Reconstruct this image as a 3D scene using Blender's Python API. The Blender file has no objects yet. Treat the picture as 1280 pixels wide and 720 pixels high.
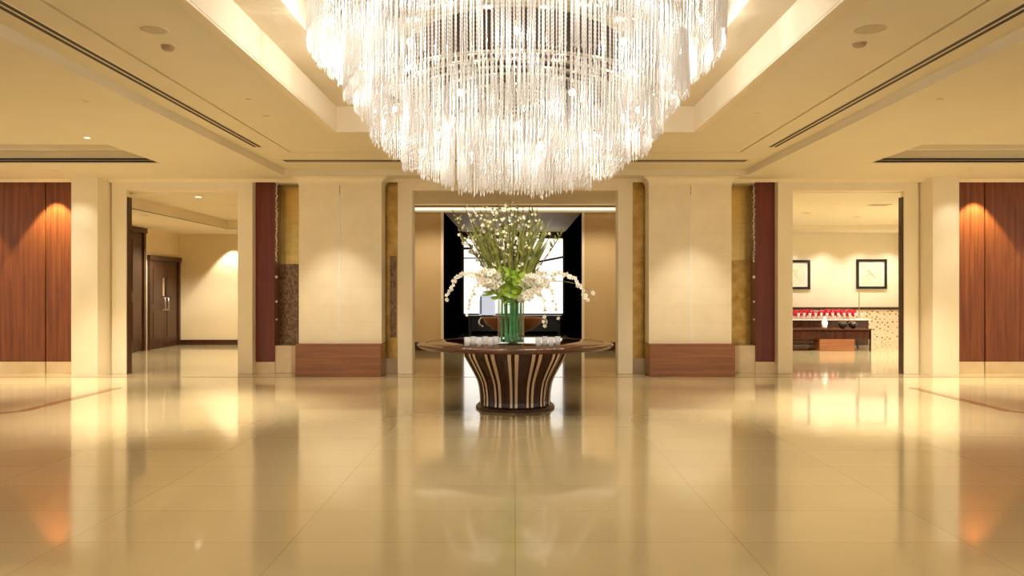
import bpy, bmesh, math, random
import numpy as np
from mathutils import Vector, Matrix

random.seed(7)
SC = bpy.context.scene
COL = SC.collection
PI = math.pi
CZ = 1.46            # eye height
WARM = (1.0, 0.86, 0.64)
WARM2 = (1.0, 0.93, 0.80)

# ------------------------------------------------------------------ camera
cam_d = bpy.data.cameras.new('camera')
cam = bpy.data.objects.new('camera', cam_d)
COL.objects.link(cam)
cam.location = (0, 0, CZ)
cam.rotation_euler = (PI / 2, 0, 0)
cam_d.sensor_width = 36.0
cam_d.lens = 36.0 * 1000 / 1280
cam_d.shift_x = -4 / 1280
cam_d.shift_y = 2 / 1280
cam_d.clip_end = 200
SC.camera = cam

# ------------------------------------------------------------------ world, exposure
w = bpy.data.worlds.new('world')
SC.world = w
w.use_nodes = True
w.node_tree.nodes['Background'].inputs[0].default_value = (1.0, 0.91, 0.76, 1)
w.node_tree.nodes['Background'].inputs[1].default_value = 0.75
SC.view_settings.view_transform = 'Standard'
SC.view_settings.look = 'None'
SC.view_settings.exposure = 0.40
SC.view_settings.gamma = 1.0
SC.view_settings.use_curve_mapping = False
SC.cycles.use_denoising = True
SC.cycles.max_bounces = 8
SC.cycles.diffuse_bounces = 5
SC.cycles.glossy_bounces = 4
SC.cycles.transmission_bounces = 6
SC.cycles.transparent_max_bounces = 24
SC.cycles.caustics_reflective = False
SC.cycles.caustics_refractive = False
SC.cycles.sample_clamp_indirect = 4.0


def spot(name, loc, target, power, angle, blend=0.5, col=WARM, size=0.04):
    d = bpy.data.lights.new(name, 'SPOT')
    d.energy = power; d.color = col; d.spot_size = math.radians(angle); d.spot_blend = blend
    d.shadow_soft_size = size
    o = bpy.data.objects.new(name, d); COL.objects.link(o)
    o.location = loc
    o.rotation_euler = (Vector(target) - Vector(loc)).to_track_quat('-Z', 'Y').to_euler()
    return o


def point(name, loc, power, col=WARM, size=0.1):
    d = bpy.data.lights.new(name, 'POINT')
    d.energy = power; d.color = col; d.shadow_soft_size = size
    o = bpy.data.objects.new(name, d); COL.objects.link(o)
    o.location = loc
    return o


# ------------------------------------------------------------------ materials
def mat(name, col, rough=0.5, metal=0.0, spec=0.5, emit=None, es=0.0, **kw):
    m = bpy.data.materials.new(name); m.use_nodes = True
    b = m.node_tree.nodes['Principled BSDF']
    b.inputs['Base Color'].default_value = (*col, 1)
    b.inputs['Roughness'].default_value = rough
    b.inputs['Metallic'].default_value = metal
    b.inputs['Specular IOR Level'].default_value = spec
    if emit:
        b.inputs['Emission Color'].default_value = (*emit, 1)
        b.inputs['Emission Strength'].default_value = es
    for k, v in kw.items():
        b.inputs[k].default_value = v
    return m


def nodes(m):
    return m.node_tree.nodes, m.node_tree.links, m.node_tree.nodes['Principled BSDF']


def noisy(name, c1, c2, scale, rough=0.5, stretch=(1, 1, 1), detail=5, lo=0.35, hi=0.65, bump=0.0, **kw):
    m = mat(name, c1, rough, **kw)
    N, L, B = nodes(m)
    tc = N.new('ShaderNodeTexCoord'); mp = N.new('ShaderNodeMapping')
    mp.inputs['Scale'].default_value = stretch
    nz = N.new('ShaderNodeTexNoise'); nz.inputs['Scale'].default_value = scale
    nz.inputs['Detail'].default_value = detail
    cr = N.new('ShaderNodeValToRGB')
    cr.color_ramp.elements[0].position = lo; cr.color_ramp.elements[0].color = (*c1, 1)
    cr.color_ramp.elements[1].position = hi; cr.color_ramp.elements[1].color = (*c2, 1)
    L.new(tc.outputs['Object'], mp.inputs[0]); L.new(mp.outputs[0], nz.inputs['Vector'])
    L.new(nz.outputs['Fac'], cr.inputs[0]); L.new(cr.outputs[0], B.inputs['Base Color'])
    if bump:
        bp = N.new('ShaderNodeBump'); bp.inputs['Strength'].default_value = bump
        bp.inputs['Distance'].default_value = 0.01
        L.new(nz.outputs['Fac'], bp.inputs['Height']); L.new(bp.outputs[0], B.inputs['Normal'])
    return m


M = {}
M['ceil'] = noisy('ceiling_plaster', (0.735, 0.655, 0.49), (0.755, 0.675, 0.505), 1.2, 0.85)
M['ceil2'] = noisy('coffer_plaster', (0.80, 0.70, 0.52), (0.82, 0.72, 0.54), 1.2, 0.8)
M['cream'] = noisy('cream_plaster', (0.84, 0.74, 0.54), (0.86, 0.76, 0.565), 2, 0.6)
M['tan'] = noisy('tan_plaster', (0.60, 0.43, 0.22), (0.63, 0.455, 0.235), 2, 0.6)
M['hallway'] = noisy('hallway_plaster', (0.82, 0.68, 0.43), (0.84, 0.70, 0.45), 2, 0.7)
M['bright'] = noisy('lounge_plaster', (0.90, 0.84, 0.68), (0.92, 0.86, 0.70), 2, 0.7)
M['plinth'] = noisy('beige_marble_plinth', (0.72, 0.56, 0.33), (0.80, 0.65, 0.42), 3, 0.2)
M['slot'] = mat('vent_slot', (0.02, 0.008, 0.006), 0.6)
M['bronze'] = mat('dark_bronze', (0.055, 0.04, 0.03), 0.35, 0.6)
M['corebronze'] = mat('drum_bronze', (0.05, 0.03, 0.02), 0.5, 0.2)
M['chrome'] = mat('polished_metal', (0.75, 0.70, 0.62), 0.15, 1.0)
M['black'] = mat('black_lacquer', (0.010, 0.008, 0.008), 0.25)
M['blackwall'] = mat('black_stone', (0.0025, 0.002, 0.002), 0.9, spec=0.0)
M['whitepaint'] = mat('white_paint', (0.85, 0.83, 0.80), 0.5)
M['lens'] = mat('lamp_lens', (1, 0.9, 0.7), 0.4, emit=(1, 0.88, 0.62), es=6.0)
M['bulb'] = mat('bulb_glow', (1, 0.9, 0.8), 0.4, emit=(1, 0.92, 0.8), es=18.0)
M['detector'] = mat('detector_shell', (0.42, 0.29, 0.15), 0.5)
M['grille'] = mat('speaker_grille', (0.55, 0.46, 0.30), 0.7)
M['red'] = mat('red_glass', (0.55, 0.005, 0.03), 0.15, spec=0.8)
M['pink'] = mat('pale_glass', (0.9, 0.72, 0.70), 0.2)
M['leaf'] = noisy('leaf_green', (0.10, 0.13, 0.018), (0.34, 0.35, 0.07), 9, 0.45)
M['lime'] = noisy('lime_leaf', (0.25, 0.42, 0.03), (0.50, 0.66, 0.10), 12, 0.45)
M['stemgreen'] = noisy('green_stem', (0.05, 0.42, 0.12), (0.14, 0.62, 0.22), 12, 0.35)
M['twig'] = noisy('brown_twig', (0.10, 0.06, 0.025), (0.22, 0.15, 0.06), 10, 0.7)
M['petal'] = mat('white_petal', (0.93, 0.91, 0.84), 0.5)
M['bloom'] = noisy('cream_blossom', (0.85, 0.80, 0.50), (0.92, 0.88, 0.70), 20, 0.5)
M['yolk'] = mat('yellow_centre', (0.75, 0.5, 0.05), 0.5)
M['copper'] = noisy('copper_brown', (0.30, 0.11, 0.04), (0.42, 0.17, 0.06), 6, 0.3, metal=0.3)
def thin_glass(name, tint, refl=0.10):
    m = bpy.data.materials.new(name); m.use_nodes = True
    N, L = m.node_tree.nodes, m.node_tree.links
    N.clear()
    out = N.new('ShaderNodeOutputMaterial')
    t = N.new('ShaderNodeBsdfTransparent'); t.inputs[0].default_value = (*tint, 1)
    g = N.new('ShaderNodeBsdfGlossy'); g.inputs[0].default_value = (1, 1, 1, 1); g.inputs['Roughness'].default_value = 0.03
    lw = N.new('ShaderNodeLayerWeight'); lw.inputs['Blend'].default_value = 0.5
    pw = N.new('ShaderNodeMath'); pw.operation = 'POWER'; pw.inputs[1].default_value = 3.0
    ml = N.new('ShaderNodeMath'); ml.operation = 'MULTIPLY_ADD'; ml.inputs[1].default_value = 0.7; ml.inputs[2].default_value = refl * .2
    L.new(lw.outputs['Facing'], pw.inputs[0]); L.new(pw.outputs[0], ml.inputs[0])
    x = N.new('ShaderNodeMixShader')
    L.new(ml.outputs[0], x.inputs[0]); L.new(t.outputs[0], x.inputs[1]); L.new(g.outputs[0], x.inputs[2])
    L.new(x.outputs[0], out.inputs[0])
    return m


M['glass'] = thin_glass('clear_glass', (0.93, 0.98, 0.95), 0.25)
M['votive'] = None
M['lampshade'] = mat('lamp_shade', (0.8, 0.83, 0.95), 0.7, emit=(0.85, 0.9, 1.0), es=0.5)
M['daylight'] = mat('bright_window_pane', (1, 1, 1), 0.3, emit=(1.0, 0.97, 0.90), es=1.05)
M['paper'] = noisy('sketch_paper', (0.82, 0.76, 0.62), (0.74, 0.66, 0.52), 5, 0.8)
M['stone'] = None


def wood(name, c1, c2, rough=0.3, axis=2, s=1.0):
    m = mat(name, c1, rough, spec=0.4)
    N, L, B = nodes(m)
    tc = N.new('ShaderNodeTexCoord'); mp = N.new('ShaderNodeMapping')
    st = [9 * s, 9 * s, 9 * s]; st[axis] = 0.35 * s
    mp.inputs['Scale'].default_value = st
    nz = N.new('ShaderNodeTexNoise'); nz.inputs['Scale'].default_value = 2.2
    nz.inputs['Detail'].default_value = 7; nz.inputs['Distortion'].default_value = 0.5
    cr = N.new('ShaderNodeValToRGB')
    cr.color_ramp.elements[0].position = 0.3; cr.color_ramp.elements[0].color = (*c1, 1)
    cr.color_ramp.elements[1].position = 0.72; cr.color_ramp.elements[1].color = (*c2, 1)
    L.new(tc.outputs['Object'], mp.inputs[0]); L.new(mp.outputs[0], nz.inputs['Vector'])
    L.new(nz.outputs['Fac'], cr.inputs[0]); L.new(cr.outputs[0], B.inputs['Base Color'])
    return m


M['wood'] = wood('red_brown_veneer', (0.13, 0.033, 0.007), (0.27, 0.080, 0.019))
M['darkred'] = wood('deep_red_veneer', (0.12, 0.020, 0.008), (0.19, 0.036, 0.013))
M['doorwood'] = wood('dark_door_wood', (0.035, 0.012, 0.006), (0.085, 0.030, 0.013))
M['basewood'] = wood('walnut_plinth', (0.20, 0.075, 0.03), (0.30, 0.12, 0.05), 0.25, axis=0)
M['tablewood'] = wood('table_walnut', (0.06, 0.02, 0.010), (0.12, 0.045, 0.022), 0.07, axis=0)
M['darkstave'] = wood('dark_stave', (0.03, 0.009, 0.005), (0.06, 0.02, 0.010), 0.2)
M['fluteglint'] = mat('flute_reflection', (0.72, 0.54, 0.40), 0.25, 0.35)  # pale colour paints reflections on the dark glossy pedestal flutes


def brickmat(name, c1, c2, mortar, bw, bh, ms, rough, bump=0.0, plane='XY', noise=None, metal=0.0, off=0.0):
    m = mat(name, c1, rough, metal)
    N, L, B = nodes(m)
    tc = N.new('ShaderNodeTexCoord'); vec = tc.outputs['Object']
    if plane == 'XZ':
        sp = N.new('ShaderNodeSeparateXYZ'); cb = N.new('ShaderNodeCombineXYZ')
        L.new(vec, sp.inputs[0]); L.new(sp.outputs[0], cb.inputs[0]); L.new(sp.outputs[2], cb.inputs[1])
        vec = cb.outputs[0]
    br = N.new('ShaderNodeTexBrick'); br.offset = off; br.squash = 1
    br.inputs['Scale'].default_value = 1
    br.inputs['Brick Width'].default_value = bw; br.inputs['Row Height'].default_value = bh
    br.inputs['Mortar Size'].default_value = ms; br.inputs['Mortar Smooth'].default_value = 0.3
    br.inputs['Color1'].default_value = (*c1, 1); br.inputs['Color2'].default_value = (*c2, 1)
    br.inputs['Mortar'].default_value = (*mortar, 1)
    L.new(vec, br.inputs['Vector'])
    out = br.outputs['Color']
    if noise:
        nz = N.new('ShaderNodeTexNoise'); nz.inputs['Scale'].default_value = noise[0]
        nz.inputs['Detail'].default_value = 8; nz.inputs['Distortion'].default_value = 0.6
        L.new(vec, nz.inputs['Vector'])
        mr = N.new('ShaderNodeMapRange'); mr.inputs[3].default_value = 1 - noise[1]; mr.inputs[4].default_value = 1 + noise[1]
        mr.inputs[1].default_value = 0.25; mr.inputs[2].default_value = 0.75
        L.new(nz.outputs['Fac'], mr.inputs[0])
        mx = N.new('ShaderNodeVectorMath'); mx.operation = 'MULTIPLY'
        L.new(out, mx.inputs[0]); L.new(mr.outputs[0], mx.inputs[1]); out = mx.outputs[0]
    L.new(out, B.inputs['Base Color'])
    if bump:
        bp = N.new('ShaderNodeBump'); bp.inputs['Strength'].default_value = bump; bp.invert = True
        bp.inputs['Distance'].default_value = 0.004
        L.new(br.outputs['Fac'], bp.inputs['Height']); L.new(bp.outputs[0], B.inputs['Normal'])
    return m


M['floor'] = brickmat('polished_marble', (0.55, 0.43, 0.225), (0.59, 0.465, 0.25), (0.46, 0.35, 0.17), 1.3, 0.66, 0.005, 0.13, noise=(1.1, 0.05))
M['floor'].node_tree.nodes['Principled BSDF'].inputs['Specular IOR Level'].default_value = 0.75
M['floor'].node_tree.nodes['Principled BSDF'].inputs['Coat Weight'].default_value = 0.5
M['floor'].node_tree.nodes['Principled BSDF'].inputs['Coat Roughness'].default_value = 0.05
M['inlay'] = noisy('brown_marble_inlay', (0.26, 0.13, 0.05), (0.34, 0.18, 0.075), 4, 0.12)
M['stone'] = brickmat('pier_limestone', (0.82, 0.71, 0.50), (0.85, 0.74, 0.53), (0.76, 0.65, 0.44), 1.5, 0.30, 0.003, 0.35, plane='XZ', noise=(3, 0.05))
M['gold'] = noisy('gold_mirror', (0.62, 0.40, 0.10), (0.72, 0.50, 0.16), 3, 0.22, stretch=(1, 1, 4), metal=0.75)
M['golddark'] = noisy('aged_gold', (0.42, 0.24, 0.05), (0.62, 0.38, 0.10), 6, 0.3, metal=0.7)
M['mosaic'] = brickmat('brown_gold_mosaic', (0.16, 0.075, 0.03), (0.40, 0.23, 0.09), (0.08, 0.04, 0.02), 0.035, 0.035, 0.003, 0.25, plane='XZ', noise=(60, 0.6), metal=0.4)


def wainscot_mat():
    m = mat('patterned_wall_tile', (0.8, 0.7, 0.55), 0.5)
    N, L, B = nodes(m)
    tc = N.new('ShaderNodeTexCoord')
    sp = N.new('ShaderNodeSeparateXYZ'); cb = N.new('ShaderNodeCombineXYZ')
    L.new(tc.outputs['Object'], sp.inputs[0]); L.new(sp.outputs[0], cb.inputs[0]); L.new(sp.outputs[2], cb.inputs[1])
    mp = N.new('ShaderNodeMapping'); mp.inputs['Rotation'].default_value = (0, 0, PI / 4)
    vo = N.new('ShaderNodeTexVoronoi'); vo.inputs['Scale'].default_value = 10; vo.inputs['Randomness'].default_value = 0.45
    cr = N.new('ShaderNodeValToRGB')
    e = cr.color_ramp.elements
    e[0].position = 0.18; e[0].color = (0.34, 0.20, 0.10, 1)
    e[1].position = 0.36; e[1].color = (0.88, 0.76, 0.56, 1)
    L.new(cb.outputs[0], mp.inputs[0]); L.new(mp.outputs[0], vo.inputs['Vector'])
    L.new(vo.outputs['Distance'], cr.inputs[0]); L.new(cr.outputs[0], B.inputs['Base Color'])
    return m


M['wainscot'] = wainscot_mat()


def crystal_mat():
    m = bpy.data.materials.new('crystal_beads'); m.use_nodes = True
    N, L = m.node_tree.nodes, m.node_tree.links
    N.clear()
    out = N.new('ShaderNodeOutputMaterial')
    d = N.new('ShaderNodeBsdfDiffuse'); d.inputs[0].default_value = (0.97, 0.94, 0.90, 1)
    t = N.new('ShaderNodeBsdfTranslucent'); t.inputs[0].default_value = (0.97, 0.94, 0.91, 1)
    g = N.new('ShaderNodeBsdfGlossy'); g.inputs[0].default_value = (1, 1, 1, 1); g.inputs['Roughness'].default_value = 0.12
    a = N.new('ShaderNodeMixShader'); a.inputs[0].default_value = 0.6
    b = N.new('ShaderNodeMixShader'); b.inputs[0].default_value = 0.12
    L.new(d.outputs[0], a.inputs[1]); L.new(t.outputs[0], a.inputs[2])
    L.new(a.outputs[0], b.inputs[1]); L.new(g.outputs[0], b.inputs[2])
    L.new(b.outputs[0], out.inputs[0])
    return m


M['crystal'] = crystal_mat()
M['votive'] = mat('cut_glass', (0.96, 0.96, 0.95), 0.06, spec=0.9)
M['votive'].node_tree.nodes['Principled BSDF'].inputs['Alpha'].default_value = 0.55

# ------------------------------------------------------------------ mesh helpers


class MB:
    def __init__(s):
        s.v = []; s.f = []; s.m = []; s.sm = []

    def add(s, vs, fs, mi=0, smooth=False):
        n = len(s.v)
        s.v += [tuple(p) for p in vs]
        for f in fs:
            s.f.append(tuple(i + n for i in f)); s.m.append(mi); s.sm.append(smooth)
        return s

    def box(s, x0, x1, y0, y1, z0, z1, mi=0):
        x0, x1 = min(x0, x1), max(x0, x1); y0, y1 = min(y0, y1), max(y0, y1); z0, z1 = min(z0, z1), max(z0, z1)
        v = [(x, y, z) for z in (z0, z1) for y in (y0, y1) for x in (x0, x1)]
        f = [(0, 2, 3, 1), (4, 5, 7, 6), (0, 1, 5, 4), (2, 6, 7, 3), (0, 4, 6, 2), (1, 3, 7, 5)]
        return s.add(v, f, mi)

    def prism(s, pts, z0, z1, mi=0):
        n = len(pts)
        a = sum(pts[i][0] * pts[(i + 1) % n][1] - pts[(i + 1) % n][0] * pts[i][1] for i in range(n))
        if a < 0: pts = pts[::-1]
        v = [(x, y, z0) for x, y in pts] + [(x, y, z1) for x, y in pts]
        f = [tuple(range(n))[::-1], tuple(range(n, 2 * n))]
        f += [(i, (i + 1) % n, n + (i + 1) % n, n + i) for i in range(n)]
        return s.add(v, f, mi)

    def xprism(s, prof, x0, x1, mi=0):      # profile in (y, z), extruded along x
        n = len(prof)
        v = [(x0, y, z) for y, z in prof] + [(x1, y, z) for y, z in prof]
        f = [tuple(range(n)), tuple(range(n, 2 * n))[::-1]]
        f += [(i, n + i, n + (i + 1) % n, (i + 1) % n) for i in range(n)]
        return s.add(v, f, mi)

    def lathe(s, prof, cx=0, cy=0, n=32, mi=0, smooth=True, close=True):
        v = []
        for r, z in prof:
            r = max(r, 1e-4)
            v += [(cx + r * math.cos(2 * PI * k / n), cy + r * math.sin(2 * PI * k / n), z) for k in range(n)]
        f = []
        for i in range(len(prof) - 1):
            for k in range(n):
                k2 = (k + 1) % n
                f.append((i * n + k, i * n + k2, (i + 1) * n + k2, (i + 1) * n + k))
        return s.add(v, f, mi, smooth)

    def tube(s, pts, r0, r1=None, n=6, mi=0, smooth=True):
        r1 = r0 if r1 is None else r1
        pts = [Vector(p) for p in pts]
        v = []; m = len(pts)
        for i, p in enumerate(pts):
            t = (pts[min(i + 1, m - 1)] - pts[max(i - 1, 0)]).normalized()
            a = Vector((0, 1, 0)) if abs(t.y) < 0.9 else Vector((1, 0, 0))
            u = t.cross(a).normalized(); w_ = t.cross(u).normalized()
            r = r0 + (r1 - r0) * i / max(1, m - 1)
            v += [p + (u * math.cos(2 * PI * k / n) + w_ * math.sin(2 * PI * k / n)) * r for k in range(n)]
        f = [(i * n + k, i * n + (k + 1) % n, (i + 1) * n + (k + 1) % n, (i + 1) * n + k) for i in range(m - 1) for k in range(n)]
        f += [tuple(range(n)), tuple(range((m - 1) * n, m * n))[::-1]]
        return s.add(v, f, mi, smooth)

    def ball(s, c, r, n=8, sz=1.0, mi=0):
        prof = [(r * math.sin(PI * i / (n // 2 + 1)), c[2] - r * sz * math.cos(PI * i / (n // 2 + 1))) for i in range(n // 2 + 2)]
        return s.lathe(prof, c[0], c[1], n, mi)

    def petals(s, c, r, n=5, nrm=(0, -1, 0), mi=0, cup=0.25, wid=0.5, rot=0):
        nrm = Vector(nrm).normalized(); c = Vector(c)
        a = nrm.cross(Vector((0, 0, 1)))
        if a.length < 1e-3: a = Vector((1, 0, 0))
        a.normalize(); b = nrm.cross(a)
        for k in range(n):
            th = rot + 2 * PI * k / n
            d = a * math.cos(th) + b * math.sin(th); e = nrm.cross(d)
            p = [c, c + d * r * .5 + e * r * wid + nrm * r * cup, c + d * r + nrm * r * cup * .6, c + d * r * .5 - e * r * wid + nrm * r * cup,
                 c + d * r * .55 + nrm * r * cup * .3]
            s.add(p, [(0, 1, 4), (1, 2, 4), (2, 3, 4), (3, 0, 4)], mi, True)
        return s

    def leaf(s, p0, p1, wid, bend=(0, 0, 0), mi=0):
        p0, p1 = Vector(p0), Vector(p1); d = (p1 - p0)
        e = d.cross(Vector((random.uniform(-.5, .5), 1, random.uniform(-.3, .3))))
        if e.length < 1e-5: e = Vector((1, 0, 0))
        e.normalize(); e *= wid
        mid1 = p0 + d * .35 + Vector(bend) * .8; mid2 = p0 + d * .7 + Vector(bend)
        n1 = d.cross(e).normalized() * wid * .3
        v = [p0, mid1 + e, mid1 - n1, mid1 - e, mid2 + e * .8, mid2 - n1, mid2 - e * .8, p1]
        f = [(0, 1, 2), (0, 2, 3), (1, 4, 5, 2), (2, 5, 6, 3), (4, 7, 5), (5, 7, 6)]
        return s.add(v, f, mi, True)

    def build(s, name, mats, parent=None, bevel=0.0, autosm=False):
        me = bpy.data.meshes.new(name)
        me.from_pydata(s.v, [], s.f)
        mats = mats if isinstance(mats, (list, tuple)) else [mats]
        for m_ in mats: me.materials.append(m_)
        me.polygons.foreach_set('material_index', s.m)
        me.polygons.foreach_set('use_smooth', s.sm)
        me.update()
        o = bpy.data.objects.new(name, me)
        COL.objects.link(o)
        if parent: o.parent = parent
        if bevel:
            b = o.modifiers.new('bevel', 'BEVEL'); b.width = bevel; b.segments = 2; b.limit_method = 'ANGLE'
        return o


def tag(o, label, cat, group=None, kind=None):
    o['label'] = label; o['category'] = cat
    if group: o['group'] = group
    if kind: o['kind'] = kind
    return o


def empty(name, loc, label, cat, group=None, kind=None):
    o = bpy.data.objects.new(name, None); COL.objects.link(o)
    o.location = loc; o.empty_display_size = 0.1
    return tag(o, label, cat, group, kind)


def struct(name, mb, m_, label, cat='wall', parent=None, bevel=0.0):
    o = mb.build(name, m_, parent, bevel)
    o['kind'] = 'structure'
    if not parent: tag(o, label, cat)
    return o


def copy_tree(o, parent=None):
    c = o.copy(); COL.objects.link(c)
    if parent: c.parent = parent
    for ch in list(o.children): copy_tree(ch, c)
    return c


def X(off, D):       # half-width offset (thousandths of depth) -> metres
    return off * D / 1000.0


def Z(y, D):
    return CZ + (362 - y) * D / 1000.0


# ================================================================== FLOOR
ZB, ZC = 3.36, 3.46     # border ceiling, raised central ceiling
struct('floor', MB().box(-14, 14, -5, 30, -0.2, 0), M['floor'], 'polished cream marble lobby floor with large square-laid tiles', 'floor')
mb = MB()
mb.box(-12.5, 12.5, 13.33, 13.37, 0, 0.003)
struct('trim_1', mb, M['inlay'], 'thin brown marble line in floor before the columns', 'floor inlay')
for s, nm, lb in ((-1, 'trim_2', 'brown marble corner strip in the floor at the left'), (1, 'trim_3', 'brown marble corner strip in the floor at the right')):
    mb = MB()
    mb.box(s * 5.85, s * 5.98, 9.6, 11.9, 0, 0.003)
    mb.prism([(s * 5.85, 9.6), (s * 5.98, 9.6), (s * 6.22, 9.42), (s * 6.22, 9.30), (s * 6.12, 9.30)], 0, 0.003)
    mb.box(s * 6.22, s * 11.5, 9.30, 9.42, 0, 0.003)
    struct(nm, mb, M['inlay'], lb, 'floor inlay')

# ================================================================== CEILING
Y0 = -4.0
ceiling = MB()
# border ceiling between the centre panel and the side coffers
for s in (-1, 1):
    ceiling.box(s * 3.86, s * 5.3, Y0, 13.95, ZB, ZB + .3)
    ceiling.box(s * 5.3, s * 12.5, 12.1, 14.4, ZB, ZB + .3)
ceiling.box(-3.86, 3.86, 13.3, 13.95, ZB, ZB + .3)
struct('ceiling', ceiling, M['ceil'], 'cream plaster ceiling border in front of the columns', 'ceiling')


def ring(mb, xo, yo0, yo1, xi, yi0, yi1, z0, z1, mi=0):
    mb.box(-xo, -xi, yo0, yo1, z0, z1, mi); mb.box(xi, xo, yo0, yo1, z0, z1, mi)
    mb.box(-xi, xi, yi1, yo1, z0, z1, mi); mb.box(-xi, xi, yo0, yi0, z0, z1, mi)
    return mb


mb = MB()
ring(mb, 3.9, Y0, 13.34, 3.29, 2.55, 11.67, ZC, ZC + .3)
struct('ceiling_border_panel', mb, M['ceil'], 'raised ceiling border holding the long linear vents', 'ceiling')
mb = MB()
ring(mb, 3.26, 2.58, 11.64, 2.25, 4.15, 10.05, ZC, ZC + .25)
ring(mb, 3.5, 2.4, 11.8, 2.3, 4.1, 10.1, ZC + .02, ZC + .3)
struct('ceiling_centre_panel', mb, M['ceil'], 'flat ceiling panel around the chandelier coffer', 'ceiling')
mb = MB()
ring(mb, 2.36, 4.04, 10.16, 2.245, 4.155, 10.045, ZC - .001, 3.765)
ring(mb, 2.36, 4.04, 10.16, 1.86, 4.54, 9.66, 3.76, 3.80)
ring(mb, 1.96, 4.44, 9.76, 1.86, 4.54, 9.66, 3.80, 4.16)
mb.box(-2.3, 2.3, 4.0, 10.2, 4.16, 4.2)
struct('ceiling_coffer', mb, M['ceil2'], 'stepped cream coffer above the crystal chandelier', 'ceiling')
# moulding bead round the panels
mb = MB()
ring(mb, 2.29, 4.11, 10.09, 2.25, 4.15, 10.05, ZC - .02, ZC)
struct('trim_4', mb, M['ceil2'], 'cream lip moulding round the chandelier coffer', 'ceiling trim')
# side coffers
for s, side in ((-1, 'left'), (1, 'right')):
    mb = MB()
    mb.box(s * 5.3, s * 12.5, Y0, 12.12, ZB + .22, ZB + .3)
    mb.box(s * 5.3, s * 5.34, Y0, 12.1, ZB + .001, ZB + .22)
    mb.box(s * 5.3, s * 12.5, 12.06, 12.1, ZB + .001, ZB + .22)
    # stepped inner moulding
    mb.box(s * 5.62, s * 12.5, 11.70, 11.75, ZB + .15, ZB + .22)
    mb.box(s * 5.57, s * 5.62, Y0, 11.75, ZB + .19, ZB + .22)
    struct('ceiling_%s_coffer' % side, mb, M['ceil'], 'recessed %s side ceiling with stepped edge moulding' % side, 'ceiling')

# crown line where ceiling meets the colonnade beam
mb = MB()
mb.xprism([(13.72, ZB), (13.80, ZB), (13.80, ZB - .05), (13.78, ZB - .045)], -12.5, 12.5)
struct('trim_5', mb, M['cream'], 'narrow cream crown moulding over the colonnade', 'ceiling trim')


def vent(x0, x1, y0, y1, z, label, along):
    t = empty('linear_vent', ((x0 + x1) / 2, (y0 + y1) / 2, z), label, 'air vent', 'slim linear vents in the ceiling')
    cx, cy = t.location.x, t.location.y
    hx, hy = (x1 - x0) / 2, (y1 - y0) / 2
    f = MB().box(-hx, hx, -hy, hy, -.006, 0); f.build('frame', M['ceil2'], t)
    if along == 'y':
        for a in (-1, 1):
            MB().box(a * hx * .22, a * hx * .86, -hy + .02, hy - .02, -.009, -.0055).build('slot', M['slot'], t)
    else:
        for a in (-1, 1):
            MB().box(-hx + .02, hx - .02, a * hy * .22, a * hy * .86, -.009, -.0055).build('slot', M['slot'], t)
    return t


vent(-3.66, -3.54, 1.0, 11.2, ZC, 'long black slotted vent running away on the left ceiling', 'y')
vent(3.54, 3.66, 1.0, 11.2, ZC, 'long black slotted vent running away on the right ceiling', 'y')
vent(-3.6, 3.6, 12.28, 12.50, ZC, 'black slotted vent crossing the ceiling behind the chandelier', 'x')
for s, side in ((-1, 'left'), (1, 'right')):
    t = empty('linear_vent', (s * 8.9, 12.05, ZB + .045), 'dark slotted vent along the far edge of %s side coffer' % side, 'air vent', 'slim linear vents in the ceiling')
    MB().box(-3.55, 3.55, -.012, .012, -.045, .05).build('frame', M['ceil2'], t)
    for k in (0, 1):
        MB().box(-3.5, 3.5, -.02, -.008, -.03 + k * .036, -.004 + k * .036).build('slot', M['slot'], t)


def ceil_dev(name, x, y, z, r, h, m_, label, cat, group=None):
    t = empty(name, (x, y, z), label, cat, group)
    MB().lathe([(0, -h), (r * .7, -h), (r * .95, -h * .6), (r, 0)], n=24).build('cover', m_, t)
    MB().lathe([(r * 1.02, -.004), (r * 1.12, -.004), (r * 1.14, 0)], n=24).build('rim', M['ceil2'], t)
    return t


def at(px, py, z):
    D = (z - CZ) * 1000 / (362 - py)
    return (px - 644) * D / 1000, D


x, y = at(210, 57, ZC); ceil_dev('smoke_detector', x, y, ZC, .055, .04, M['detector'], 'round brown smoke detector on ceiling left of the chandelier', 'smoke detector')
x, y = at(1074, 54, ZC); ceil_dev('smoke_detector', x, y, ZC, .055, .03, M['detector'], 'round brown smoke detector on ceiling right of the chandelier', 'smoke detector')
x, y = at(192, 37, ZC); ceil_dev('ceiling_speaker', x, y, ZC, .10, .008, M['grille'], 'flat round speaker grille on ceiling left of the chandelier', 'speaker')
x, y = at(1087, 36, ZC); ceil_dev('ceiling_speaker', x, y, ZC, .115, .008, M['grille'], 'flat round grey speaker grille on ceiling right of the chandelier', 'speaker')


def downlight(x, y, z, label, glow=False, r=.05, group='recessed ceiling downlights'):
    t = empty('downlight', (x, y, z), label, 'ceiling light', group)
    MB().lathe([(r * .8, -.002), (r * .85, -.008), (r * 1.15, -.008), (r * 1.25, 0)], n=20).build('trim_ring', M['ceil2'], t)
    MB().lathe([(0, -.003), (r * .8, -.003)], n=20).build('lens', M['lens'] if glow else M['grille'], t)
    return t


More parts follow.
